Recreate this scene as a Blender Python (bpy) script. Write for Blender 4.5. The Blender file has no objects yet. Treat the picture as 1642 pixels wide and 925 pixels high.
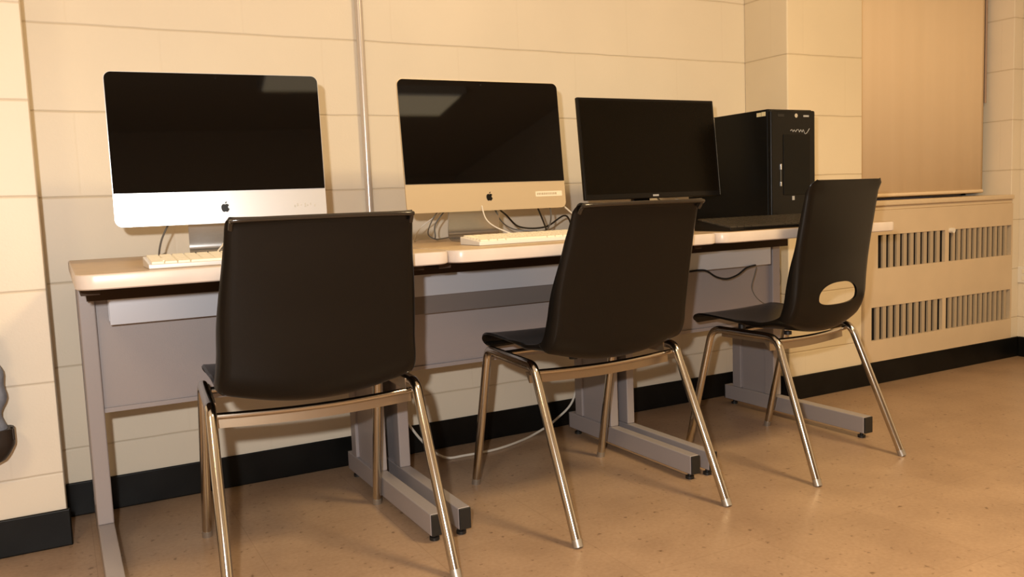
import bpy, bmesh, math, random
from math import sin, cos, pi
from mathutils import Vector, Matrix
random.seed(4)
scn = bpy.context.scene
COL = scn.collection
H = 0.74            # desk height
YW, YP = 0.8447, 0.61   # recessed wall plane, pilaster / heater plane

# ------------------------------------------------------------ materials
def mat(name, color, rough=0.5, metal=0.0, spec=0.5, noise=None, bump=None, coat=0.0, emit=None, estr=0.0):
    m = bpy.data.materials.new(name); m.use_nodes = True
    nt = m.node_tree; b = nt.nodes['Principled BSDF']
    b.inputs['Base Color'].default_value = (*color, 1)
    b.inputs['Roughness'].default_value = rough
    b.inputs['Metallic'].default_value = metal
    b.inputs['Specular IOR Level'].default_value = spec
    b.inputs['Coat Weight'].default_value = coat
    if emit:
        b.inputs['Emission Color'].default_value = (*emit, 1); b.inputs['Emission Strength'].default_value = estr
    tc = nt.nodes.new('ShaderNodeTexCoord')
    if noise:
        sc, amt = noise
        n = nt.nodes.new('ShaderNodeTexNoise'); n.inputs['Scale'].default_value = sc; n.inputs['Detail'].default_value = 4
        nt.links.new(tc.outputs['Object'], n.inputs['Vector'])
        r = nt.nodes.new('ShaderNodeValToRGB')
        r.color_ramp.elements[0].position = .3; r.color_ramp.elements[1].position = .7
        r.color_ramp.elements[0].color = (*[c * (1 - amt) for c in color], 1)
        r.color_ramp.elements[1].color = (*[min(1, c * (1 + amt)) for c in color], 1)
        nt.links.new(n.outputs['Fac'], r.inputs['Fac']); nt.links.new(r.outputs['Color'], b.inputs['Base Color'])
    if bump:
        sc, st = bump
        n = nt.nodes.new('ShaderNodeTexNoise'); n.inputs['Scale'].default_value = sc; n.inputs['Detail'].default_value = 3
        nt.links.new(tc.outputs['Object'], n.inputs['Vector'])
        bp = nt.nodes.new('ShaderNodeBump'); bp.inputs['Strength'].default_value = st; bp.inputs['Distance'].default_value = .002
        nt.links.new(n.outputs['Fac'], bp.inputs['Height']); nt.links.new(bp.outputs['Normal'], b.inputs['Normal'])
    return m

def block_wall_mat(name, color, z0=.1962, ch=.2391, L=.4782, shift=.0516, cour=3):
    """painted concrete block: strong horizontal joints, faint vertical ones"""
    m = bpy.data.materials.new(name); m.use_nodes = True
    nt = m.node_tree; N = nt.nodes; K = nt.links.new; b = N['Principled BSDF']
    b.inputs['Roughness'].default_value = .42; b.inputs['Specular IOR Level'].default_value = .35
    geo = N.new('ShaderNodeNewGeometry'); sp = N.new('ShaderNodeSeparateXYZ'); K(geo.outputs['Position'], sp.inputs[0])
    def M(op, a, b_=None, c=None):
        n = N.new('ShaderNodeMath'); n.operation = op
        for i, v in enumerate((a, b_, c)):
            if v is None: continue
            if isinstance(v, (int, float)): n.inputs[i].default_value = v
            else: K(v, n.inputs[i])
        return n.outputs[0]
    nz = N.new('ShaderNodeTexNoise'); nz.inputs['Scale'].default_value = 6
    K(geo.outputs['Position'], nz.inputs['Vector'])
    wob = M('MULTIPLY', M('SUBTRACT', nz.outputs['Fac'], .5), .006)
    zz = M('ADD', sp.outputs['Z'], wob)
    zr = M('DIVIDE', M('SUBTRACT', zz, z0), ch)
    row = M('FLOOR', zr)
    hd = M('MULTIPLY', M('PINGPONG', zr, .5), ch)          # distance to nearest course line
    u = M('ADD', sp.outputs['X'], sp.outputs['Y'])
    us = M('SUBTRACT', M('SUBTRACT', u, shift + .8447), M('MULTIPLY', M('MODULO', M('ADD', row, 100 - cour + 1), 2), L / 2))
    us = M('ADD', us, L / 2 + 20 * L)
    vd = M('MULTIPLY', M('PINGPONG', M('DIVIDE', us, L), .5), L)
    def groove(d, w):
        n = N.new('ShaderNodeMapRange'); n.interpolation_type = 'SMOOTHSTEP'
        n.inputs['From Min'].default_value = 0; n.inputs['From Max'].default_value = w
        n.inputs['To Min'].default_value = 1; n.inputs['To Max'].default_value = 0
        K(d, n.inputs['Value']); return n.outputs[0]
    gh = groove(hd, .0045); gv = M('MULTIPLY', groove(vd, .005), .13)
    g = M('MAXIMUM', gh, gv)
    n2 = N.new('ShaderNodeTexNoise'); n2.inputs['Scale'].default_value = 1.7; n2.inputs['Detail'].default_value = 3
    K(geo.outputs['Position'], n2.inputs['Vector'])
    r = N.new('ShaderNodeValToRGB'); r.color_ramp.elements[0].position = .35; r.color_ramp.elements[1].position = .65
    r.color_ramp.elements[0].color = (*[c * .96 for c in color], 1); r.color_ramp.elements[1].color = (*[min(1, c * 1.03) for c in color], 1)
    K(n2.outputs['Fac'], r.inputs['Fac'])
    mx = N.new('ShaderNodeMix'); mx.data_type = 'RGBA'; mx.inputs['B'].default_value = (color[0] * .62, color[1] * .55, color[2] * .45, 1)
    K(M('MULTIPLY', g, .5), mx.inputs['Factor']); K(r.outputs['Color'], mx.inputs['A'])
    K(mx.outputs['Result'], b.inputs['Base Color'])
    n3 = N.new('ShaderNodeTexNoise'); n3.inputs['Scale'].default_value = 160; n3.inputs['Detail'].default_value = 4
    K(geo.outputs['Position'], n3.inputs['Vector'])
    hgt = M('SUBTRACT', M('MULTIPLY', n3.outputs['Fac'], .18), g)
    bp = N.new('ShaderNodeBump'); bp.inputs['Strength'].default_value = .55; bp.inputs['Distance'].default_value = .003
    K(hgt, bp.inputs['Height']); K(bp.outputs['Normal'], b.inputs['Normal'])
    return m

def floor_mat():
    m = bpy.data.materials.new('vinyl_floor'); m.use_nodes = True
    nt = m.node_tree; N = nt.nodes; K = nt.links.new; b = N['Principled BSDF']
    b.inputs['Roughness'].default_value = .33; b.inputs['Specular IOR Level'].default_value = .4
    g = N.new('ShaderNodeNewGeometry')
    n = N.new('ShaderNodeTexNoise'); n.inputs['Scale'].default_value = 5; n.inputs['Detail'].default_value = 6; K(g.outputs['Position'], n.inputs['Vector'])
    r = N.new('ShaderNodeValToRGB'); e = r.color_ramp.elements
    e[0].position = .3; e[1].position = .72; e[0].color = (.35, .234, .152, 1); e[1].color = (.45, .308, .202, 1)
    K(n.outputs['Fac'], r.inputs['Fac'])
    n2 = N.new('ShaderNodeTexNoise'); n2.inputs['Scale'].default_value = 48; n2.inputs['Detail'].default_value = 3; K(g.outputs['Position'], n2.inputs['Vector'])
    r2 = N.new('ShaderNodeValToRGB'); e = r2.color_ramp.elements; e[0].position = .27; e[1].position = .36; e[0].color = (.45, .4, .36, 1); e[1].color = (1, 1, 1, 1)
    K(n2.outputs['Fac'], r2.inputs['Fac'])
    n3 = N.new('ShaderNodeTexNoise'); n3.inputs['Scale'].default_value = 95; n3.inputs['Detail'].default_value = 5; K(g.outputs['Position'], n3.inputs['Vector'])
    r3 = N.new('ShaderNodeValToRGB'); e = r3.color_ramp.elements; e[0].position = .35; e[1].position = .65; e[0].color = (.9, .88, .86, 1); e[1].color = (1.0, 1.0, 1.0, 1)
    K(n3.outputs['Fac'], r3.inputs['Fac'])
    a = N.new('ShaderNodeMix'); a.data_type = 'RGBA'; a.blend_type = 'MULTIPLY'; a.inputs['Factor'].default_value = 1
    K(r.outputs['Color'], a.inputs['A']); K(r2.outputs['Color'], a.inputs['B'])
    c = N.new('ShaderNodeMix'); c.data_type = 'RGBA'; c.blend_type = 'MULTIPLY'; c.inputs['Factor'].default_value = 1
    K(a.outputs['Result'], c.inputs['A']); K(r3.outputs['Color'], c.inputs['B'])
    # faint 12 inch tile joints
    bt = N.new('ShaderNodeTexBrick'); bt.offset = 0; bt.inputs['Scale'].default_value = 1; bt.inputs['Brick Width'].default_value = .36
    bt.inputs['Row Height'].default_value = .36; bt.inputs['Mortar Size'].default_value = .0009
    bt.inputs['Color1'].default_value = (1, 1, 1, 1); bt.inputs['Color2'].default_value = (.96, .95, .94, 1); bt.inputs['Mortar'].default_value = (.8, .77, .74, 1)
    K(g.outputs['Position'], bt.inputs['Vector'])
    d = N.new('ShaderNodeMix'); d.data_type = 'RGBA'; d.blend_type = 'MULTIPLY'; d.inputs['Factor'].default_value = 1
    K(c.outputs['Result'], d.inputs['A']); K(bt.outputs['Color'], d.inputs['B']); K(d.outputs['Result'], b.inputs['Base Color'])
    bp = N.new('ShaderNodeBump'); bp.inputs['Strength'].default_value = .15; bp.inputs['Distance'].default_value = .002
    K(n3.outputs['Fac'], bp.inputs['Height']); K(bp.outputs['Normal'], b.inputs['Normal'])
    return m

WALLC = (.80, .715, .575)
M_ = dict(
    wall=block_wall_mat('painted_block', WALLC),
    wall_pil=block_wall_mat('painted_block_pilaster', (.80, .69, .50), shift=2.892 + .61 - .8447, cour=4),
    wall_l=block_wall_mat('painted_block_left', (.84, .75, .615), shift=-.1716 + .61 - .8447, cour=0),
    plain=mat('plain_wall_paint', (.62, .50, .36), .7),
    floor=floor_mat(),
    base=mat('black_vinyl_base', (.0045, .0045, .0042), .38, spec=.22, noise=(9, .5), bump=(7, .6)),
    ceil=mat('ceiling_paint', (.7, .6, .46), .8),
    lam=mat('tan_laminate', (.50, .36, .22), .35, noise=(14, .07)),
    edge=mat('beige_edge_band', (.66, .575, .51), .3, noise=(20, .04)),
    under=mat('brown_underside_and_shade', (.045, .024, .012), .8),
    grey=mat('grey_painted_steel', (.33, .295, .295), .42, bump=(250, .15)),
    greyd=mat('dark_grey_steel_and_shade', (.17, .145, .135), .5),
    tray=mat('pale_steel_tray', (.56, .57, .62), .3, .2),
    cap=mat('black_end_cap', (.012, .012, .012), .45),
    chrome=mat('chrome_tube', (.56, .52, .46), .15, 1.0),
    chrome2=mat('dull_metal_plate', (.40, .32, .23), .35, .9),
    gloss=mat('glossy_rolled_rim', (.02, .015, .011), .16, spec=.7),
    glide=mat('steel_glide', (.45, .42, .38), .4, .8),
    shell=mat('black_plastic_shell', (.0050, .0042, .0035), .28, spec=.24, bump=(420, .12)),
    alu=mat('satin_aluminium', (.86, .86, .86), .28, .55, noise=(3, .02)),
    alut=mat('aluminium_tan_reflection', (.74, .60, .40), .30, .5, noise=(3, .02)),  # same aluminium, with the room's tan reflection put into the colour
    alu2=mat('polished_stand_aluminium', (.55, .54, .52), .22, .9),
    glass=mat('black_screen_glass', (.0015, .0015, .0015), .03, spec=.45),
    mblack=mat('matte_black_display', (.0045, .003, .0015), .25, spec=.12),
    bezel=mat('black_gloss_bezel', (.006, .005, .0045), .22, spec=.25),
    case=mat('black_computer_case', (.004, .004, .0035), .42, spec=.18),
    case2=mat('black_case_front', (.006, .0055, .005), .32, spec=.22),
    silver=mat('silver_trim', (.7, .7, .68), .25, .9),
    grey_mark=mat('pale_grey_print', (.38, .38, .38), .5),
    sticker=mat('cream_sticker', (.75, .68, .42), .5),
    logo=mat('black_logo', (.003, .003, .003), .25),
    white=mat('white_plastic', (.80, .76, .68), .4),
    keys=mat('white_keys', (.85, .78, .62), .45),
    bkeys=mat('black_keys', (.045, .036, .026), .32),
    cwhite=mat('white_cable_sheath', (.72, .68, .60), .4),
    cgrey=mat('grey_cable_sheath', (.16, .16, .15), .4),
    cblack=mat('black_cable_sheath', (.012, .012, .012), .4),
    blind=mat('tan_blind_fabric', (.87, .69, .47), .8, noise=(2.2, .03)),
    wood=mat('painted_sill', (.70, .56, .38), .45),
    heater=mat('tan_enamel_heater', (.68, .54, .37), .45, noise=(6, .04)),
    slot=mat('dark_grille_interior', (.035, .028, .022), .8),
    louver=mat('grille_bar', (.46, .37, .26), .4),
    rod=mat('pinkish_wand', (.40, .27, .19), .4),
    pipe=mat('painted_conduit', (.66, .60, .54), .3, .45),
    wframe=mat('window_frame_metal', (.25, .2, .16), .4, .5),
    bag=mat('grey_blue_canvas', (.24, .26, .31), .8, noise=(30, .25), bump=(90, .6)),
    bagd=mat('dark_brown_leather', (.022, .014, .01), .5, bump=(60, .4)),
    lens=mat('light_diffuser', (.9, .9, .85), .5, emit=(1.0, .86, .66), estr=.6),
    fixt=mat('fixture_frame', (.7, .7, .68), .4),
)
gl = bpy.data.materials.new('window_glass'); gl.use_nodes = True
b_ = gl.node_tree.nodes['Principled BSDF']; b_.inputs['Transmission Weight'].default_value = 1; b_.inputs['Roughness'].default_value = .02; b_.inputs['IOR'].default_value = 1.45
M_['wglass'] = gl
# faint vertical weave in the blind fabric
nt = M_['blind'].node_tree
wv = nt.nodes.new('ShaderNodeTexNoise'); wv.inputs['Scale'].default_value = 1
mp = nt.nodes.new('ShaderNodeMapping'); mp.inputs['Scale'].default_value = (14, 1, .15)
tc = nt.nodes.new('ShaderNodeTexCoord'); nt.links.new(tc.outputs['Object'], mp.inputs['Vector']); nt.links.new(mp.outputs['Vector'], wv.inputs['Vector'])
r = nt.nodes.new('ShaderNodeValToRGB'); r.color_ramp.elements[0].position = .3; r.color_ramp.elements[1].position = .7
r.color_ramp.elements[0].color = (.86, .68, .46, 1); r.color_ramp.elements[1].color = (.89, .71, .49, 1)
nt.links.new(wv.outputs['Fac'], r.inputs['Fac']); nt.links.new(r.outputs['Color'], nt.nodes['Principled BSDF'].inputs['Base Color'])

# ------------------------------------------------------------ mesh helpers
def obj(name, bm, m, parent=None, smooth=False, bevel=0.0):
    me = bpy.data.meshes.new(name)
    bmesh.ops.recalc_face_normals(bm, faces=bm.faces[:])
    bm.to_mesh(me); bm.free()
    if isinstance(m, str): m = M_[m]
    me.materials.append(m)
    o = bpy.data.objects.new(name, me); COL.objects.link(o)
    if parent: o.parent = parent
    if smooth:
        for p in me.polygons: p.use_smooth = True
    if bevel:
        bv = o.modifiers.new('bevel', 'BEVEL'); bv.width = bevel; bv.segments = 3; bv.limit_method = 'ANGLE'; bv.angle_limit = .7
    if smooth or bevel:
        for p in me.polygons: p.use_smooth = True
        me.set_sharp_from_angle(angle=math.radians(42)) if not bevel else None
        if bevel:
            wn = o.modifiers.new('wn', 'WEIGHTED_NORMAL'); wn.keep_sharp = True
    return o
def thing(name, label, cat, loc=(0, 0, 0), rot=(0, 0, 0), group=None):
    o = bpy.data.objects.new(name, None); COL.objects.link(o); o.location = loc; o.rotation_euler = rot
    o.empty_display_size = .05
    return tag(o, label, cat, group)
def tag(o, label, cat, group=None):
    o['label'] = label; o['category'] = cat
    if group: o['group'] = group
    return o
def struct(o):
    o['kind'] = 'structure'; return o
def box(bm, x0, x1, y0, y1, z0, z1):
    v = [bm.verts.new((x, y, z)) for x in (x0, x1) for y in (y0, y1) for z in (z0, z1)]
    for f in ((0, 1, 3, 2), (4, 6, 7, 5), (0, 4, 5, 1), (2, 3, 7, 6), (0, 2, 6, 4), (1, 5, 7, 3)):
        bm.faces.new([v[i] for i in f])
def B(*boxes):
    bm = bmesh.new()
    for b in boxes: box(bm, *b)
    return bm
def fillet(pts, rad, n=6):
    pts = [Vector(p) for p in pts]; out = [pts[0]]
    for i in range(1, len(pts) - 1):
        a, b, c = pts[i - 1], pts[i], pts[i + 1]
        d1 = (a - b); d2 = (c - b); l = min(d1.length, d2.length) * .49
        d1.normalize(); d2.normalize()
        ang = d1.angle(d2)
        if ang > pi - .02: out.append(b); continue
        t = min(rad / math.tan(ang / 2), l)
        p0, p1 = b + d1 * t, b + d2 * t
        for k in range(n + 1):
            s = k / n; out.append(p0 * (1 - s) ** 2 + b * 2 * s * (1 - s) + p1 * s * s)
    out.append(pts[-1]); return out
def catmull(pts, n=8):
    pts = [Vector(p) for p in pts]; P = [pts[0] * 2 - pts[1]] + pts + [pts[-1] * 2 - pts[-2]]; out = []
    for i in range(1, len(P) - 2):
        for k in range(n):
            t = k / n; a, b, c, d = P[i - 1], P[i], P[i + 1], P[i + 2]
            out.append(.5 * ((2 * b) + (c - a) * t + (2 * a - 5 * b + 4 * c - d) * t * t + (3 * b - a - 3 * c + d) * t ** 3))
    out.append(pts[-1]); return out
def tube(bm, path, r, seg=12, r2=None):
    path = [Vector(p) for p in path]; rings = []; n = len(path)
    T = [(path[min(i + 1, n - 1)] - path[max(i - 1, 0)]).normalized() for i in range(n)]
    up = Vector((0, 0, 1)) if abs(T[0].z) < .9 else Vector((0, 1, 0))
    N = T[0].cross(up).normalized()
    for i in range(n):
        N = (N - T[i] * N.dot(T[i])).normalized(); Bn = T[i].cross(N)
        rr = r if r2 is None else r + (r2 - r) * i / (n - 1)
        rings.append([bm.verts.new(path[i] + (N * cos(2 * pi * k / seg) + Bn * sin(2 * pi * k / seg)) * rr) for k in range(seg)])
    for a, b in zip(rings, rings[1:]):
        for k in range(seg): bm.faces.new((a[k], a[(k + 1) % seg], b[(k + 1) % seg], b[k]))
    bm.faces.new(rings[0][::-1]); bm.faces.new(rings[-1])
    return bm
def prism(bm, pts, z0, z1, frame=lambda x, y, z: (x, y, z)):
    a = [bm.verts.new(frame(x, y, z0)) for x, y in pts]; b = [bm.verts.new(frame(x, y, z1)) for x, y in pts]
    n = len(pts)
    bm.faces.new(a[::-1]); bm.faces.new(b)
    for i in range(n): bm.faces.new((a[i], a[(i + 1) % n], b[(i + 1) % n], b[i]))
    return bm
def rrect(x0, x1, y0, y1, r, n=6):
    """r = (r at x0y0, x1y0, x1y1, x0y1)"""
    if not isinstance(r, tuple): r = (r,) * 4
    out = []
    for (cx, cy, a0, rr, sx, sy) in ((x0, y0, pi, r[0], 1, 1), (x1, y0, 1.5 * pi, r[1], -1, 1), (x1, y1, 0, r[2], -1, -1), (x0, y1, .5 * pi, r[3], 1, -1)):
        if rr <= 0: out.append((cx, cy)); continue
        for k in range(n + 1):
            a = a0 + (pi / 2) * k / n
            out.append((cx + sx * rr + rr * cos(a), cy + sy * rr + rr * sin(a)))
    return out
def cyl(bm, c, r, h, seg=20, axis='z'):
    pts = [(r * cos(2 * pi * k / seg), r * sin(2 * pi * k / seg)) for k in range(seg)]
    if axis == 'z': fr = lambda x, y, z: (c[0] + x, c[1] + y, c[2] + z)
    elif axis == 'y': fr = lambda x, y, z: (c[0] + x, c[1] + z, c[2] + y)
    else: fr = lambda x, y, z: (c[0] + z, c[1] + x, c[2] + y)
    return prism(bm, pts, 0, h, fr)

# ------------------------------------------------------------ camera
f, yaw, pit, rol = 1357.54, .4925, .0993, -.0396
C = Vector((-.0267, -1.8561, .8461))
F = Vector((sin(yaw) * cos(pit), cos(yaw) * cos(pit), -sin(pit)))
R = Vector((cos(yaw), -sin(yaw), 0)); U = R.cross(F)
R2 = R * cos(rol) + U * sin(rol); U2 = -R * sin(rol) + U * cos(rol)
cam = bpy.data.cameras.new('camera'); co = bpy.data.objects.new('camera', cam); COL.objects.link(co)
cam.sensor_fit = 'HORIZONTAL'; cam.sensor_width = 36; cam.lens = f / 1642 * 36; cam.clip_start = .02
mw = Matrix((R2, U2, -F)).transposed().to_4x4(); mw.translation = C; co.matrix_world = mw
scn.camera = co

# ------------------------------------------------------------ room
XL, XR, YB, ZC = -3.2, 4.12, -7.2, 2.7
PX0, PX1 = 2.5652, 2.997        # pilaster between desks and heater
WX1 = 4.05
T = .2
struct(obj('floor', B((XL - T, XR + T, YB - T, YW + T, -.1, 0)), 'floor'))
struct(obj('ceiling', B((XL - T, XR + T, YB - T, YW + T, ZC, ZC + .1)), 'ceil'))
struct(obj('wall_back', B((XL - T, PX1, YW, YW + T, 0, ZC), (PX1, XR + T, YW, YW + T, 0, .775), (PX1, XR + T, YW, YW + T, 2.3, ZC), (WX1, XR + T, YW, YW + T, .775, 2.3)), 'wall'))
struct(obj('wall_right', B((XR, XR + T, YB, YW, 0, ZC)), 'wall'))
struct(obj('wall_left', B((XL - T, XL, YB, YW, 0, ZC)), 'plain'))
struct(obj('wall_front', B((XL - T, XR + T, YB - T, YB, 0, ZC)), 'plain'))
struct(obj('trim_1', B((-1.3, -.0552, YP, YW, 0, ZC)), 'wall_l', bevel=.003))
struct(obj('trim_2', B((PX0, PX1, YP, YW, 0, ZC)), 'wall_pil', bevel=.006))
struct(obj('trim_3', B((WX1, XR, YP, YW, 0, ZC)), 'wall', bevel=.004))
BH = .099
def basebrd(name, x0, x1, y0, y1, y_front):
    return struct(obj(name, B((x0, x1, y0, y1, 0, BH)), 'base', bevel=.004))
basebrd('baseboard_back', -.0552, PX0, YW - .008, YW, 0)
basebrd('baseboard_left', -1.3, -.047, YP - .010, YP, 0)
basebrd('baseboard_pilaster_side', PX0 - .008, PX0, YP - .008, YW - .008, 0)
basebrd('baseboard_pilaster', PX0, XR, YP - .008, YP, 0)
basebrd('baseboard_right', XR - .008, XR, YB, YP - .008, 0)
# window behind the blind
wf = struct(obj('window_1', B((PX1, PX1 + .04, YW, YW + .05, .8, 2.3), (WX1 - .04, WX1, YW, YW + .05, .8, 2.3), (PX1, WX1, YW, YW + .05, .8, .84), (PX1, WX1, YW, YW + .05, 2.26, 2.3), (3.50, 3.54, YW, YW + .05, .84, 2.26)), 'wframe'))
pane = obj('window_pane', B((PX1 + .04, WX1 - .04, YW + .02, YW + .026, .84, 2.26)), 'wglass', wf); pane['kind'] = 'structure'
sill = struct(obj('trim_4', B((PX1, WX1 + .0, YP - .018, YW + .02, .775, .797)), 'wood', bevel=.006))
struct(obj('trim_5', B((PX1, WX1, YP - .006, YP + .1, .757, .775)), 'wood', bevel=.003))

# blind
t = thing('roller_blind', 'plain tan roller blind drawn down over the window above the heater', 'blind', (3.52, .735, .807))
bm = bmesh.new(); n = 60
rows = []
for j in range(2):
    rows.append([bm.verts.new((-.521 + 1.012 * i / n, .0007 * sin(i * .9) * sin(i * .13 + 1), (0.018, 1.40)[j])) for i in range(n + 1)])
for i in range(n): bm.faces.new((rows[0][i], rows[0][i + 1], rows[1][i + 1], rows[1][i]))
o = obj('fabric', bm, 'blind', t, smooth=True); s = o.modifiers.new('s', 'SOLIDIFY'); s.thickness = .002
obj('bottom_bar', tube(bmesh.new(), [(-.521, 0, .012), (.491, 0, .012)], .0085, 10), 'blind', t, smooth=True)
obj('roller', tube(bmesh.new(), [(-.52, .02, 1.41), (.5, .02, 1.41)], .022, 16), 'wood', t, smooth=True)
bm = tube(bmesh.new(), [(.507, .0, 1.41), (.507, 0, .44)], .006, 10); obj('pull_wand', bm, 'rod', t, smooth=True)

# heater cabinet (convector enclosure) under the window
t = thing('wall_heater', 'tan metal convector heater with two slotted grilles under the window', 'heater', (3.525, YP, BH))
X0h, X1h = 2.999 - 3.525, 4.046 - 3.525
def zz(z): return z - BH
G = [(3.082, 3.535, .507, .651), (3.562, 4.036, .507, .651), (3.042, 3.520, .195, .340), (3.545, 4.036, .195, .340)]
bm = bmesh.new()
yf0, yf1 = -.012, .004
def strip(x0, x1, z0, z1): box(bm, x0 - 3.525, x1 - 3.525, yf0, yf1, zz(z0), zz(z1))
strip(2.999, 4.046, .651, .757); strip(2.999, 4.046, .340, .507); strip(2.999, 4.046, BH + .002, .195)
strip(2.999, 3.082, .507, .651); strip(3.535, 3.562, .507, .651); strip(4.036, 4.046, .507, .651)
strip(2.999, 3.042, .195, .340); strip(3.520, 3.545, .195, .340); strip(4.036, 4.046, .195, .340)
obj('front_panel', bm, 'heater', t)
obj('cabinet_body', B((X0h, X1h, .06, .19, .003, zz(.757)), (X0h, X0h + .01, .004, .06, .003, zz(.757)), (X1h - .01, X1h, .004, .06, .003, zz(.757))), 'heater', t)
for (x0, x1, z0, z1), n in zip(G, (10, 12, 11, 13)):
    bm = bmesh.new()
    w = (x1 - x0) / n
    for i in range(1, n):
        x = x0 + w * i - 3.525
        box(bm, x - w * .25, x + w * .25, -.009, .000, zz(z0), zz(z1))
    g = obj('grille', bm, 'louver', t)
obj('grille_backing', B((X0h + .012, X1h - .012, .026, .032, zz(.19), zz(.66))), 'slot', t)
bm = cyl(bmesh.new(), (3.571 - 3.525, -.030, zz(.648)), .012, .018, 20, 'y'); obj('control_knob', bm, 'white', t, smooth=True)
# outlet on right wall
t = thing('wall_outlet', 'small cream electrical outlet on the wall right of the heater', 'outlet', (XR, .575, .405))
obj('cover_plate', B((-.008, 0, -.036, .036, -.04, .04)), 'white', t, bevel=.003)
obj('socket', B((-.010, -.006, -.014, .014, .006, .028), (-.010, -.006, -.014, .014, -.028, -.006)), 'keys', t, bevel=.002)

# conduit
t = thing('wall_conduit', 'thin vertical metal conduit pipe on the block wall between the two silver computers', 'pipe', (.8955, YW - .013, .42))
obj('pipe', tube(bmesh.new(), [(0, 0, 0), (0, 0, ZC - .42)], .0125, 20), 'pipe', t, smooth=True)
for z in (.2, 1.45): obj('strap', B((-.03, .03, -.0125, -.0115, z, z + .018), (-.03, -.0125, -.0125, .013, z, z + .018), (.0125, .03, -.0125, .013, z, z + .018)), 'pipe', t)
obj('junction_box', B((-.03, .03, -.03, .013, -.08, .0)), 'pipe', t, bevel=.003)

# bag at left edge
t = thing('hanging_bag', 'grey-blue cloth bag with dark bottom hanging on wall at left frame edge', 'bag', (-.291, .545, .262))
bm = bmesh.new()
def blob(bm, z0, z1, nz, fx, fy):
    rings = []
    for j in range(nz + 1):
        z = z0 + (z1 - z0) * j / nz; w = fx(z); d = fy(z)
        rings.append([bm.verts.new((w * (abs(cos(a)) ** .6) * (1 if cos(a) > 0 else -1), d * (abs(sin(a)) ** .7) * (1 if sin(a) > 0 else -1), z)) for a in [2 * pi * k / 28 for k in range(28)]])
    for a, b in zip(rings, rings[1:]):
        for k in range(28): bm.faces.new((a[k], a[(k + 1) % 28], b[(k + 1) % 28], b[k]))
    bm.faces.new(rings[0][::-1]); bm.faces.new(rings[-1])
blob(bm, .07, .34, 24, lambda z: .125 + .006 * sin(z * 42) + .004 * sin(z * 90) - .25 * max(0, z - .24) ** 1.2, lambda z: .045 - .1 * max(0, z - .2))
obj('bag_body', bm, 'bag', t, smooth=True)
bm = bmesh.new(); blob(bm, 0, .085, 10, lambda z: .10 + .04 * math.sqrt(max(0, min(1, z / .045))), lambda z: .03 + .018 * math.sqrt(max(0, min(1, z / .05))))
obj('base_panel', bm, 'bagd', t, smooth=True)
obj('buckle', B((.128, .140, -.02, .0, .055, .085)), 'bagd', t, bevel=.003)
bm = tube(bmesh.new(), catmull([(-.06, 0, .33), (-.05, .01, .55), (0, .04, .78), (.02, .01, .55), (.03, 0, .33)]), .008, 8)
obj('strap', bm, 'bag', t, smooth=True)
k = thing('coat_hook', 'small metal wall hook holding the grey-blue bag', 'hook', (-.30, YP, 1.03))
obj('hook_plate', B((-.02, .02, -.004, 0, -.03, .03)), 'silver', k, bevel=.001)
obj('hook_arm', tube(bmesh.new(), fillet([(0, -.004, 0), (0, -.045, -.002), (0, -.05, .02)], .01), .005, 10), 'silver', k, smooth=True)

# ceiling lights (behind the camera)
for i, (x, y, e) in enumerate(((2.62, -4.15, 0), (1.2, -4.95, 0), (2.0, -1.7, 0), (-1.2, -2.4, 0))):
    t = thing('ceiling_light', ['fluorescent ceiling panel nearest the right wall', 'fluorescent ceiling panel farthest from the desks', 'fluorescent ceiling panel nearest the desks', 'fluorescent ceiling panel nearest the left wall'][i], 'ceiling light', (x, y, ZC - .06), group='ceiling light panels')
    obj('frame', B((-.32, -.29, -.32, .32, 0, .06), (.29, .32, -.32, .32, 0, .06), (-.29, .29, -.32, -.29, 0, .06), (-.29, .29, .29, .32, 0, .06)), 'fixt', t)
    obj('diffuser', B((-.29, .29, -.29, .29, .008, .016)), 'lens', t)

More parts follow.
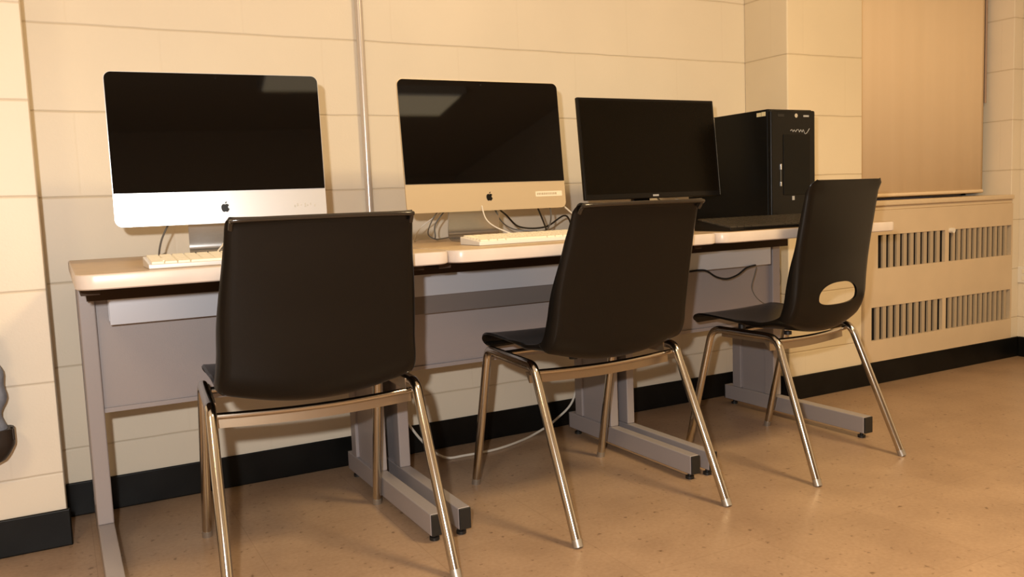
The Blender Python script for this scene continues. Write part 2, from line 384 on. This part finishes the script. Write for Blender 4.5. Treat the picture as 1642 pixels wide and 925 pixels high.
# ------------------------------------------------------------ desks
def glide_bm(x, y):
    bm = bmesh.new(); cyl(bm, (x, y, 0), .013, .008, 16); cyl(bm, (x, y, .008), .006, .012, 12); return bm
FY0, FY1, FZ0, FZ1 = .0664, .757, .019, .076
def desk(x0, x1, footL, footR, label, shade_band=None, tray=True):
    t = thing('computer_desk', label, 'desk', (x0, 0, 0), group='computer desks in a row along the wall')
    w = x1 - x0; e = .0015
    r = .038
    # tabletop slab and edge band
    top = obj('tabletop', prism(bmesh.new(), rrect(e + .003, w - e - .003, .003, .757, (r, r, .004, .004), 10), H - .0275, H), 'lam', t)
    bm = bmesh.new()
    o_ = rrect(e, w - e, 0, .76, (r, r, .006, .006), 10)
    prof = [(.004, H - .031), (.0005, H - .0285), (0, H - .026), (0, H - .005), (.0008, H - .0018), (.004, H + .0002)]
    rings = []
    cx, cy = w / 2, .38
    for (ins, z) in prof:
        ro = rrect(e + ins, w - e - ins, ins, .76 - ins, (r, r, .006, .006), 10)
        rings.append([bm.verts.new((x, y, z)) for x, y in ro])
    for a, b in zip(rings, rings[1:]):
        for k in range(len(a)): bm.faces.new((a[k], a[(k + 1) % len(a)], b[(k + 1) % len(a)], b[k]))
    obj('edge_band', bm, 'edge', top, smooth=True)
    obj('underside_board', prism(bmesh.new(), rrect(e + .004, w - e - .004, .004, .756, (r, r, .004, .004), 8), H - .031, H - .0275), 'under', top)
    for (fx0, fx1) in (footL, footR):
        a, b = fx0 - x0, fx1 - x0
        ft = obj('foot', B((a, b, FY0 + .006, FY1 - .006, FZ0, FZ1)), 'grey', t, bevel=.003)
        for (ya, yb) in ((FY0, FY0 + .006), (FY1 - .006, FY1)):
            obj('end_cap', B((a + .001, b - .001, ya, yb, FZ0 + .001, FZ1 - .001)), 'cap', ft, bevel=.0015)
        for y in (FY0 + .03, FY1 - .04):
            obj('leveling_glide', glide_bm((a + b) / 2, y), 'cap', ft, smooth=True)
        # column: two posts with a recessed web
        c = obj('column', B((a, b, .482, .530, FZ1, .690), (a, b, .660, .706, FZ1, .690)), 'grey', t, bevel=.004)
        m_ = (a + b) / 2
        obj('web_panel', B((m_ - .009, m_ + .009, .530, .660, FZ1, .690)), 'grey', c)
        obj('top_bracket', B((a, b, .12, .70, .690, H - .031)), 'under', c, bevel=.002)
    a, b = footL[1] - x0, footR[0] - x0
    obj('under_shade_strip', B((a - .02, b + .02, .425, .432, .652, H - .031)), 'under', t)  # dark strip standing for the tabletop's shadow, not a real rail
    obj('modesty_panel', B((a, b, .500, .512, .366, .672), (a, b, .494, .512, .360, .372)), 'grey', t, bevel=.001)
    if tray:
        ta, tb = (a + .028 if x0 == 0 else .001), (b - .055 if x0 > 1 else w - .001)
        tr = obj('cable_tray', B((ta, tb, .436, .440, .588, .655), (ta, tb, .440, .494, .588, .592), (ta, tb, .490, .494, .592, .65)), 'tray', t, bevel=.001)
        for xx in (ta + .004, tb - .012):
            obj('tray_bracket', B((xx, xx + .008, .440, .500, .592, H - .031)), 'greyd', tr)
    if shade_band:
        obj('tray_shade_band', B((shade_band[0], shade_band[1], .450, .455, .534, .5875), (shade_band[0], shade_band[1], .455, .49, .534, .539)), 'greyd', t)  # dark band standing for shade below the tray, added as geometry
    return t
D1 = desk(0, .8126, (.012, .050), (.7487, .786), 'grey metal leftmost desk with tan laminate top beside the left pilaster', shade_band=(.46, .8116))
D2 = desk(.8126, 1.6567, (.826, .860), (1.5896, 1.6225), 'middle grey metal desk with tan laminate top in the row of three', shade_band=(.001, .77))
D3 = desk(1.6567, 2.4276, (1.6305, 1.6600)[0:0] or (1.6600, 1.6900), (2.3466, 2.386), 'rightmost grey metal desk holding the black monitor and computer tower')

# ------------------------------------------------------------ all-in-one computers
def logo_pts(s):
    P = [(0, .30), (.10, .36), (.24, .37), (.38, .30), (.46, .20), (.36, .10), (.33, -.02), (.36, -.15), (.48, -.25), (.42, -.40), (.32, -.54), (.20, -.62), (.08, -.58),
         (0, -.56), (-.08, -.58), (-.20, -.62), (-.33, -.52), (-.43, -.34), (-.48, -.12), (-.46, .10), (-.37, .27), (-.24, .36), (-.10, .36)]
    L = [(-.01, .40), (.02, .52), (.10, .62), (.22, .68), (.21, .56), (.14, .46), (.05, .41)]
    return [(x * s, y * s) for x, y in P], [(x * s, y * s) for x, y in L]
def imac(name_label, x, y, zc, w, h, yw, tilt, marks):
    t = thing('desktop_computer', name_label, 'computer', (x, y + .03, H), (0, 0, yw), group='silver all-in-one computers')
    # display unit local: face plane y'=0, up z'
    dz = zc - H
    rotm = Matrix.Translation((0, -.03, dz)) @ Matrix.Rotation(-tilt, 4, 'X')
    chin = .083 * h / .385
    def place(o): o.matrix_local = rotm; return o
    bm = bmesh.new()
    # body: front plate + domed back
    prof = [(0, .0, .018), (0, .005, .018), (.004, .008, .016), (.03, .018, .03), (.09, .032, .05), (.15, .04, .03)]
    rings = []
    for ins, yy, rr in prof:
        iz = min(ins, h / 2 - .03)
        rings.append([bm.verts.new((px, yy, pz)) for px, pz in rrect(-w / 2 + ins, w / 2 - ins, -h / 2 + iz, h / 2 - iz, rr, 6)])
    for a, b in zip(rings, rings[1:]):
        for k in range(len(a)): bm.faces.new((a[k], a[(k + 1) % len(a)], b[(k + 1) % len(a)], b[k]))
    bm.faces.new(rings[0][::-1]); bm.faces.new(rings[-1])
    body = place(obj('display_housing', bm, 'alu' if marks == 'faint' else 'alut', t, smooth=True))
    g = obj('screen', prism(bmesh.new(), rrect(-w / 2 + .0015, w / 2 - .0015, -h / 2 + chin, h / 2 - .0015, (0, 0, .0165, .0165)), -.0022, .0004, lambda a, b, c: (a, c, b)), 'glass', body)
    pa, pl = logo_pts(.021)
    bm = bmesh.new()
    zl = -h / 2 + chin * .50
    for P in (pa, pl): prism(bm, P, -.0008, .0002, lambda a, b, c: (a, c, b + zl))
    obj('fruit_logo', bm, 'logo', body)
    cm = obj('camera_dot', cyl(bmesh.new(), (0, -.0026, h / 2 - .012), .0025, .001, 12, 'y'), 'bezel', body)
    if marks == 'faint':
        bm = bmesh.new()
        for i, q in enumerate((0, .007, .016, .027, .033, .041, .052)):
            box(bm, w / 2 - .085 + q, w / 2 - .085 + q + .004, -.0004, .0001, -h / 2 + .034 + (i % 3) * .002, -h / 2 + .040 + (i % 2) * .004)
        obj('faint_lettering', bm, mat('faint_print', (.55, .53, .5), .5), body)
    else:
        lab = obj('asset_label', prism(bmesh.new(), rrect(w / 2 - .105, w / 2 - .012, -h / 2 + .036, -h / 2 + .052, .002), -.0006, .0001, lambda a, b, c: (a, c, b)), mat('pale_label', (.8, .72, .55), .5), body)
        bm = bmesh.new()
        xx = w / 2 - .100
        for i in range(12):
            ww = random.choice((.003, .004, .005)); box(bm, xx, xx + ww, -.0010, -.0006, -h / 2 + .041, -h / 2 + .0475); xx += ww + .0022
        obj('label_print', bm, mat('label_print', (.45, .36, .24), .6), lab)
    # stand : bent aluminium sheet
    path = fillet([(0, -.105, .004), (0, .085, .004), (0, .045, .235)], .03, 10)
    bm = bmesh.new(); sw = .086; rr = []
    n = len(path)
    for i, pnt in enumerate(path):
        tg = (path[min(i + 1, n - 1)] - path[max(0, i - 1)]).normalized(); nn = Vector((0, -tg.z, tg.y)) * .003
        rr.append([bm.verts.new((sx * sw, pnt.y + s * nn.y, pnt.z + s * nn.z)) for sx, s in ((-1, -1), (1, -1), (1, 1), (-1, 1))])
    for a, b in zip(rr, rr[1:]):
        for k in range(4): bm.faces.new((a[k], a[(k + 1) % 4], b[(k + 1) % 4], b[k]))
    bm.faces.new(rr[0][::-1]); bm.faces.new(rr[-1])
    obj('stand', bm, 'alu2', t, smooth=True)
    return t
I1 = imac('silver all-in-one computer on the left desk, its chin brightest white', .3686, .42, 1.0165, .518, .380, -.0727, .06, 'faint')
I2 = imac('silver all-in-one computer on the middle desk, chin coloured for a tan reflection, with white label', 1.124, .42, 1.0217, .5236, .385, -.0273, .0966, 'label')
def cable(name, pts, r, m, parent=None):
    return obj(name, tube(bmesh.new(), catmull(pts, 8), r, 8), m, parent, smooth=True)
def W(par, pts):   # world points into parent's local frame
    bpy.context.view_layer.update(); inv = par.matrix_world.inverted(); return [inv @ Vector(p) for p in pts]
z = H + .0055
cable('power_cable', W(I1, [(.33, .50, .90), (.26, .50, .86), (.225, .53, .80), (.215, .56, .755), (.225, .62, z), (.25, .74, z)]), .0025, 'cgrey', I1)
cable('data_cable', W(I1, [(.40, .46, .86), (.385, .42, .82), (.345, .36, .775), (.32, .31, z + .006), (.33, .20, z)]), .002, 'cwhite', I1)
cable('power_cable', W(I2, [(1.12, .49, .88), (1.07, .54, .86), (1.01, .55, .80), (1.0, .54, .76), (1.03, .60, z), (1.12, .70, z)]), .0022, 'cgrey', I2)
cable('power_cable', W(I2, [(1.16, .49, .86), (1.25, .55, .815), (1.33, .60, .77), (1.44, .62, .765), (1.52, .62, .80), (1.60, .70, z)]), .003, 'cblack', I2)
cable('data_cable', W(I2, [(1.30, .46, .875), (1.33, .47, .82), (1.37, .50, .765), (1.40, .55, z + .002), (1.52, .62, z)]), .0028, 'cblack', I2)
cable('data_cable', W(I2, [(1.33, .46, .875), (1.37, .47, .83), (1.385, .50, .775), (1.38, .56, z), (1.30, .63, z)]), .0026, 'cgrey', I2)
cable('data_cable', W(I2, [(1.36, .46, .88), (1.42, .46, .83), (1.50, .47, .77), (1.55, .52, z), (1.60, .64, z)]), .0028, 'cwhite', I2)
cable('data_cable', W(I2, [(1.10, .42, .86), (1.09, .36, .80), (1.13, .31, .765), (1.20, .30, z), (1.27, .285, z)]), .002, 'cwhite', I2)
cable('data_cable', W(I2, [(1.06, .50, .88), (1.03, .56, .83), (.97, .58, .785), (.955, .60, z), (.99, .66, z)]), .0018, 'cwhite', I2)

cable('data_cable', W(I2, [(1.18, .49, .86), (1.22, .53, .80), (1.29, .57, .765), (1.36, .54, z + .01), (1.43, .58, z)]), .002, 'cgrey', I2)
cable('data_cable', W(I2, [(1.02, .50, .86), (.99, .53, .81), (.985, .56, .765), (1.02, .58, z), (1.06, .64, z)]), .002, 'cgrey', I2)
# keyboards
def keyboard(label, x0, y0, w, d, keym, bodym, hb, rz=0, cols=16):
    t = thing('keyboard', label, 'keyboard', (x0, y0, H + .0003), (0, 0, rz))
    bm = bmesh.new()
    a = [(0, 0, 0), (w, 0, 0), (w, d, 0), (0, d, 0)]; b = [(0, 0, .010), (w, 0, .010), (w, d, hb), (0, d, hb)]
    va = [bm.verts.new(p) for p in a]; vb = [bm.verts.new(p) for p in b]
    bm.faces.new(va[::-1]); bm.faces.new(vb)
    for k in range(4): bm.faces.new((va[k], va[(k + 1) % 4], vb[(k + 1) % 4], vb[k]))
    obj('keyboard_body', bm, bodym, t, bevel=.002)
    bm = bmesh.new(); rowsn = 6; cw = (w - .012) / cols; rh = (d - .012) / rowsn
    for rw in range(rowsn):
        c = 0
        while c < cols:
            span = 1
            if rw == 0 and c == 3: span = 5
            if rw in (1, 2) and c == 0: span = 2
            xa = .006 + c * cw + .001; xb = .006 + (c + span) * cw - .001; ya = .006 + rw * rh + .001; yb = ya + rh - .002
            zb = .010 + (hb - .010) * (ya / d); zt = .010 + (hb - .010) * (yb / d)
            v = [bm.verts.new(p) for p in ((xa, ya, zb), (xb, ya, zb), (xb, yb, zt), (xa, yb, zt))]
            v2 = [bm.verts.new(p) for p in ((xa + .001, ya + .001, zb + .004), (xb - .001, ya + .001, zb + .004), (xb - .001, yb - .001, zt + .004), (xa + .001, yb - .001, zt + .004))]
            bm.faces.new(v2)
            for k in range(4): bm.faces.new((v[k], v[(k + 1) % 4], v2[(k + 1) % 4], v2[k]))
            c += span
    obj('keys', bm, keym, t)
    return t
K1 = keyboard('white slim keyboard lying on the left desk', .142, .055, .43, .125, 'keys', 'alu', .022)
K2 = keyboard('white slim keyboard lying on the middle desk', .957, .148, .43, .115, 'keys', 'white', .022, .02)
K3 = keyboard('black keyboard lying in front of the black computer tower', 1.725, .035, .46, .16, 'bkeys', 'bezel', .034)
cable('keyboard_cable', W(K1, [(.50, .155, z + .002), (.52, .24, z), (.50, .35, z), (.53, .42, z), (.58, .50, z)]), .0018, 'cwhite', K1)
cable('keyboard_cable', W(K3, [(1.90, .197, z + .012), (1.92, .26, z), (1.95, .33, z), (1.96, .45, z), (1.95, .58, z)]), .002, 'cblack', K3)

# ------------------------------------------------------------ black monitor
t = thing('flat_monitor', 'black flat monitor with thin frame on the right desk', 'monitor', (1.743, .46, H), (0, 0, -.0099))
w, h, tilt = .557, .329, .1
rotm = Matrix.Translation((0, -.04, 1.0113 - H)) @ Matrix.Rotation(-tilt, 4, 'X')
bm = B((-w / 2, w / 2, 0, .014, -h / 2, h / 2)); hb = obj('monitor_housing', bm, 'bezel', t, bevel=.003); hb.matrix_local = rotm
obj('back_bulge', prism(bmesh.new(), rrect(-.16, .16, -.12, .11, .02), .014, .042, lambda a, b, c: (a, c, b)), 'bezel', hb, bevel=.004)
obj('screen', B((-w / 2 + .008, w / 2 - .008, -.0008, .0, -h / 2 + .018, h / 2 - .008)), 'mblack', hb)
obj('side_trim', B((w / 2 - .0005, w / 2 + .0012, .001, .008, -h / 2 + .004, h / 2 - .06)), 'silver', hb)
obj('brand_mark', B((-.012, .012, -.0009, .0, -h / 2 + .006, -h / 2 + .012)), 'grey_mark', hb)
obj('stand_neck', B((-.035, .035, .022, .040, .01, .16)), 'bezel', t, bevel=.004)
bm = bmesh.new(); prism(bm, [(.125 * cos(2 * pi * k / 40), .02 + .085 * sin(2 * pi * k / 40)) for k in range(40)], 0, .012)
obj('stand_base', bm, 'bezel', t, bevel=.004)
MON = t
cable('video_cable', W(MON, [(1.80, .50, .92), (1.88, .52, .87), (1.93, .50, .83), (1.99, .52, .82), (2.03, .56, .78), (2.05, .65, z)]), .004, 'cwhite', MON)
cable('power_cable', W(MON, [(1.74, .50, .90), (1.84, .54, .86), (1.90, .55, .81), (1.96, .58, .76), (2.02, .68, z)]), .003, 'cgrey', MON)

# ------------------------------------------------------------ tower
TX0, TW, TY, TH, TD = 2.1, .208, .245, .388, .42
t = thing('computer_tower', 'large black computer tower at the right end of the right desk', 'computer', (TX0, TY, H))
obj('side_case', B((0, TW, .012, TD, .006, TH)), 'case', t, bevel=.003)
fp = obj('front_panel', B((0, TW, -.004, .012, .006, TH - .004)), 'case2', t, bevel=.006)
obj('drive_door', B((.055, TW - .028, -.0065, -.004, .10, TH - .085)), 'case', fp, bevel=.002)
obj('port_slot', B((.03, .06, -.005, -.0038, TH - .026, TH - .018)), 'cap', fp)
obj('power_button', cyl(bmesh.new(), (.115, -.006, TH - .022), .007, .003, 18, 'y'), 'silver', fp)
obj('indicator_strip', B((.150, .176, -.0052, -.0038, TH - .026, TH - .020)), 'grey_mark', fp)
# pale script marks of the brand, too blurred to read as letters
pts = [(.088, .0), (.095, .004), (.100, -.003), (.106, .003), (.112, -.003), (.118, .003), (.126, .004), (.130, -.004), (.137, .004), (.143, -.004), (.149, .004), (.156, -.009), (.166, -.006), (.178, .008)]
bm = tube(bmesh.new(), catmull([(x_, -.0050, TH - .073 + y_) for x_, y_ in pts], 5), .0011, 6); obj('brand_script', bm, 'grey_mark', fp, smooth=True)
obj('trim_pin', B((.040, .045, -.0075, -.003, .185, .205)), 'silver', fp, bevel=.001)
obj('trim_pin', B((.040, .045, -.0075, -.003, .130, .145)), 'silver', fp, bevel=.001)
obj('trim_line', B((.0415, .0432, -.0060, -.003, .145, .185)), 'cgrey', fp)
obj('badge', B((.095, .106, -.0052, -.0035, .082, .096)), 'grey_mark', fp)
obj('side_sticker', B((-.0009, .0002, .020, .038, TH - .022, TH - .008), (-.0009, .0002, .040, .060, TH - .022, TH - .009)), 'sticker', t)
for (px, py) in ((.02, .03), (TW - .03, .03), (.02, TD - .04), (TW - .03, TD - .04)): obj('case_foot', cyl(bmesh.new(), (px, py, .0), .01, .007, 14), 'cap', t)

# ------------------------------------------------------------ loose cables
o = cable('floor_cable', [(.895, .74, .52), (.90, .745, .34), (.925, .735, .20), (.97, .73, .11), (1.02, .715, .045), (1.07, .705, .008), (1.14, .70, .0045), (1.25, .70, .0045), (1.36, .735, .0045), (1.46, .785, .006), (1.56, .80, .04), (1.64, .79, .12), (1.66, .80, .3)], .0042, 'cwhite')
tag(o, 'white cable hanging behind middle desk and looping along the floor', 'cable')
o = cable('hanging_cable', [(1.90, .431, .589), (1.97, .430, .588), (2.02, .429, .562), (2.07, .429, .551), (2.12, .429, .561), (2.165, .430, .583), (2.21, .431, .590)], .0035, 'cblack')
tag(o, 'black cable sagging in a loop below the right desk tray', 'cable')
o = cable('hanging_cable', [(2.41, .60, .700), (2.45, .60, .66), (2.475, .60, .61), (2.505, .60, .55), (2.508, .60, .49), (2.48, .60, .43), (2.44, .61, .40)], .0018, 'cgrey')
tag(o, 'thin grey cable curling down beside the right desk leg column', 'cable')
o = cable('hanging_cable', [(2.215, .431, .583), (2.202, .431, .55), (2.19, .431, .51), (2.21, .431, .475), (2.25, .435, .448), (2.30, .44, .43)], .0016, 'cgrey')
tag(o, 'thin grey cable hanging under the right end of desk tray', 'cable')

# ------------------------------------------------------------ chairs
def shell_bm(prof, widths, flange, corner, nu=36, nv=9):
    P = catmull([(0, y, z_) for y, z_ in prof], nv)
    # cumulative length
    s = [0]
    for a, b in zip(P, P[1:]): s.append(s[-1] + (b - a).length)
    L = s[-1]
    def interp(tab, q):
        for (a, va), (b, vb) in zip(tab, tab[1:]):
            if q <= b:
                k = (q - a) / (b - a); k = k * k * (3 - 2 * k); return va + (vb - va) * k
        return tab[-1][1]
    bm = bmesh.new(); G = []
    n = len(P)
    for i in range(n):
        q = s[i] / L
        tg = (P[min(i + 1, n - 1)] - P[max(i - 1, 0)]).normalized()
        nr = Vector((0, tg.z, -tg.y))                     # sitter side (up on seat, forward on back)
        if nr.z < 0 and q < .4: nr = -nr
        hw = interp(widths, q)
        for end, rr in ((s[i], corner[0]), (L - s[i], corner[1])):
            if end < rr: hw -= rr - math.sqrt(max(0, rr * rr - (rr - end) ** 2))
        fl = interp(flange, q)
        dish = interp([(0, .003), (.3, .012), (.44, .038), (.6, .013), (1, .006)], q)
        ef = min(1, (L - s[i]) / .035) * min(1, .35 + s[i] / .08)
        row = []
        for j in range(nu + 1):
            u = -1 + 2 * j / nu; u = math.copysign(abs(u) ** .85, u)
            a_ = -1 + 2 * j / nu; sg = 1 if a_ >= 0 else -1; a_ = abs(a_)
            if a_ < .6: xx = hw * .935 * a_ / .6; d = ef * dish * (a_ / .6) ** 2
            else:
                t_ = (a_ - .6) / .4; xx = hw * (.935 + .065 * sin(t_ * pi / 2)); d = ef * (dish + .012 * t_ * min(1, fl / .03) + max(0, fl - .012 - (dish - .007)) * (1 - cos(t_ * pi / 2)))
            row.append(bm.verts.new(P[i] + Vector((sg * xx, 0, 0)) + nr * d))
        G.append(row)
    for a, b in zip(G, G[1:]):
        for j in range(nu): bm.faces.new((a[j], a[j + 1], b[j + 1], b[j]))
    return bm
def make_chair(label, loc, rz, K, hole=None):
    t = thing('school_chair', label, 'chair', loc, (0, 0, rz), 'black plastic chairs with metal legs')
    sh = obj('seat_shell', shell_bm(K['prof'], K['w'], K['fl'], K['corner']), 'shell', t, smooth=True)
    sd = sh.modifiers.new('s', 'SOLIDIFY'); sd.thickness = .007; sd.offset = 0; sd.use_rim = True
    if hole:
        bmc = bmesh.new(); cx, cz, rx, rz_ = hole
        pts = []
        for k in range(48):
            a = 2 * pi * k / 48; c, s_ = cos(a), sin(a)
            xx = math.copysign(abs(c) ** .8, c) * rx
            zz_ = (s_ * rz_ * 1.15) if s_ > 0 else -(abs(s_) ** .6) * rz_ * .72
            pts.append((cx + xx, cz + zz_))
        prism(bmc, pts, -.35, .0, lambda a, b, c: (a, c, b))
        cut = obj('cutter', bmc, 'shell'); cut.parent = t
        bo = sh.modifiers.new('b', 'BOOLEAN'); bo.operation = 'DIFFERENCE'; bo.object = cut; bo.solver = 'EXACT'
        bpy.context.view_layer.update()
        dg = bpy.context.evaluated_depsgraph_get()
        me = bpy.data.meshes.new_from_object(sh.evaluated_get(dg))
        sh.modifiers.clear(); sh.data = me
        bpy.data.objects.remove(cut, do_unlink=True)
        me.set_sharp_from_angle(angle=math.radians(45))
    else:
        hw_ = K['w'][-1][1] - .006; py, pz = K['prof'][-1]; m_y, m_z = K['prof'][-3]
        ends = [Vector((hw_, m_y + .001, m_z - .012)), Vector((hw_ - .002, py + .008, pz - .004)), Vector((hw_ - .018, py, pz)), Vector((0, py - .001, pz + .001))]
        rp_ = ends + [Vector((-v.x, v.y, v.z)) for v in ends[-2::-1]]
        obj('rim', tube(bmesh.new(), catmull(rp_, 5), .0052, 10), 'gloss', sh, smooth=True)
        bv = sh.modifiers.new('b', 'BEVEL'); bv.width = .002; bv.segments = 2; bv.limit_method = 'ANGLE'; bv.angle_limit = 1.0
    R_ = K['r']; rb = K['bend']
    for s_ in (-1, 1):
        rf, ff, rt, ftp = (Vector((s_ * v[0], v[1], v[2])) for v in (K['rf'], K['ff'], K['rt'], K['ft']))
        mid = (rt + ftp) / 2
        for foot, top, oth in ((ff, ftp, rt), (rf, rt, ftp)):
            d = (top - foot).normalized()
            endp = top + (oth - top).normalized() * .075
            lg = obj('leg', tube(bmesh.new(), fillet([foot + d * .012, top, endp], rb, 8), R_, 16), 'chrome', t, smooth=True)
            obj('glide', tube(bmesh.new(), [(foot.x, foot.y, .0005), foot + d * .006, foot + d * .02], R_ + .0005, 16), 'glide', lg, smooth=True)
        a = ftp + (rt - ftp).normalized() * .074; b = rt + (ftp - rt).normalized() * .074
        obj('seat_rail', tube(bmesh.new(), [a, b], R_, 16), 'chrome', t, smooth=True)
        bm = bmesh.new(); q0, q1 = ftp + (rt - ftp) * .12, rt + (ftp - rt) * .12; xo = -s_ * R_ * .9
        vs = [bm.verts.new((q.x + xo + dx, q.y, q.z + dz_)) for q in (q0, q1) for dx, dz_ in ((0, .004), (0, -.024), (-s_ * .003, -.024), (-s_ * .003, .004))]
        for ix in ((0, 1, 2, 3), (7, 6, 5, 4), (0, 4, 5, 1), (1, 5, 6, 2), (2, 6, 7, 3), (3, 7, 4, 0)): bm.faces.new([vs[k_] for k_ in ix])
        obj('side_plate', bm, 'chrome2', t)
    w = K['rt'][0]; yr, zr = K['rt'][1] + .02, K['rt'][2] - K['drop']
    arc = [(-w + 2 * w * k / 16, yr - .012 * sin(pi * k / 16), zr - K['sag'] * sin(pi * k / 16)) for k in range(17)]
    obj('rear_stretcher', tube(bmesh.new(), arc, .0075, 12), 'chrome', t, smooth=True)
    bm = bmesh.new(); g = []
    for k in range(17):
        x_, y_, z_ = arc[k]
        g.append([bm.verts.new((x_ * .985, y_ + dy, z_ + dz)) for dy, dz in ((.010, -.003), (.008, -.030), (.012, -.030), (.03, -.003))])
    for a, b in zip(g, g[1:]):
        for k in range(4): bm.faces.new((a[k], a[(k + 1) % 4], b[(k + 1) % 4], b[k]))
    bm.faces.new(g[0][::-1]); bm.faces.new(g[-1])
    obj('support_plate', bm, 'chrome2', t)
    wf_ = K['ft'][0]
    obj('front_stretcher', tube(bmesh.new(), [(-wf_, K['ft'][1] - .05, K['ft'][2] - .01), (wf_, K['ft'][1] - .05, K['ft'][2] - .01)], .008, 12), 'chrome', t, smooth=True)
    for sx in (-1, 1):
        obj('mounting_boss', cyl(bmesh.new(), (sx * .09, K['rt'][1] + .035, K['rt'][2] - .005), .012, K['boss'], 14), 'cap', t)
        obj('mounting_boss', cyl(bmesh.new(), (sx * .11, K['ft'][1] - .05, K['ft'][2] - .004), .012, K['boss'] + .004, 14), 'cap', t)
    return t
KA = dict(prof=[(.229, .424), (.227, .446), (.19, .4655), (.12, .463), (.03, .450), (-.06, .434), (-.125, .424), (-.163, .433), (-.187, .468), (-.202, .53), (-.222, .63), (-.252, .74), (-.272, .812), (-.278, .829), (-.286, .8365), (-.297, .8355)],
          w=[(0, .214), (.1, .221), (.35, .219), (.45, .222), (.53, .226), (.65, .219), (1, .196)],
          fl=[(0, .002), (.15, .008), (.33, .026), (.47, .055), (.6, .036), (.85, .020), (.95, .014), (1, .008)], corner=(.045, .022),
          rf=(.246, -.31, 0), ff=(.233, .269, 0), rt=(.238, -.112, .424), ft=(.226, .165, .431), r=.0125, bend=.035, sag=.006, boss=.012, drop=.022)
A1 = make_chair('black plastic chair nearest the left, tucked at the left desk with back to camera', (.4875, .1769, 0), -.0446, KA)
A2 = make_chair('black plastic chair with solid back at the middle desk', (1.2834, .1604, 0), .0187, KA)
KB = dict(prof=[(.232, .425), (.224, .445), (.19, .453), (.12, .446), (.03, .432), (-.06, .420), (-.125, .416), (-.163, .428), (-.181, .462), (-.191, .53), (-.202, .65), (-.220, .77), (-.238, .880)],
          w=[(0, .178), (.1, .189), (.3, .186), (.45, .180), (.55, .182), (.68, .179), (1, .174)],
          fl=[(0, .002), (.15, .008), (.33, .026), (.46, .055), (.6, .040), (.8, .022), (1, .016)], corner=(.03, .018),
          rf=(.219, -.282, 0), ff=(.207, .236, 0), rt=(.188, -.118, .413), ft=(.196, .130, .418), r=.0118, bend=.055, sag=.004, boss=.010, drop=.014)
A3 = make_chair('black plastic chair with oval cutout low in its back at the right desk', (2.0420, .1351, 0), .114, KB, hole=(.016, .528, .098, .037))

# ------------------------------------------------------------ lights
def lamp(name, typ, loc, energy, color, size=None, rot=None, sy=None):
    l = bpy.data.lights.new(name, typ); l.energy = energy; l.color = color
    o = bpy.data.objects.new(name, l); COL.objects.link(o); o.location = loc
    if typ == 'AREA':
        l.shape = 'RECTANGLE'; l.size = size; l.size_y = sy or size
    elif size: l.shadow_soft_size = size
    if rot: o.rotation_euler = rot
    return o
fl = lamp('flash_lamp', 'POINT', (-.15, -1.86, .985), 112, (1.0, .965, .925), .022)
for i, (x, y, e) in enumerate(((2.62, -4.15, 1.6), (1.2, -4.95, 1.0), (2.0, -1.7, 70), (-1.2, -2.4, 28))):
    lamp('panel_lamp', 'AREA', (x, y, ZC - .075), e, (1.0, .745, .40), .56, (0, 0, 0), .56)
wd = bpy.data.worlds.new('world'); scn.world = wd; wd.use_nodes = True
wd.node_tree.nodes['Background'].inputs[0].default_value = (.02, .02, .03, 1); wd.node_tree.nodes['Background'].inputs[1].default_value = 1
scn.view_settings.view_transform = 'Standard'; scn.view_settings.look = 'None'; scn.view_settings.exposure = .12
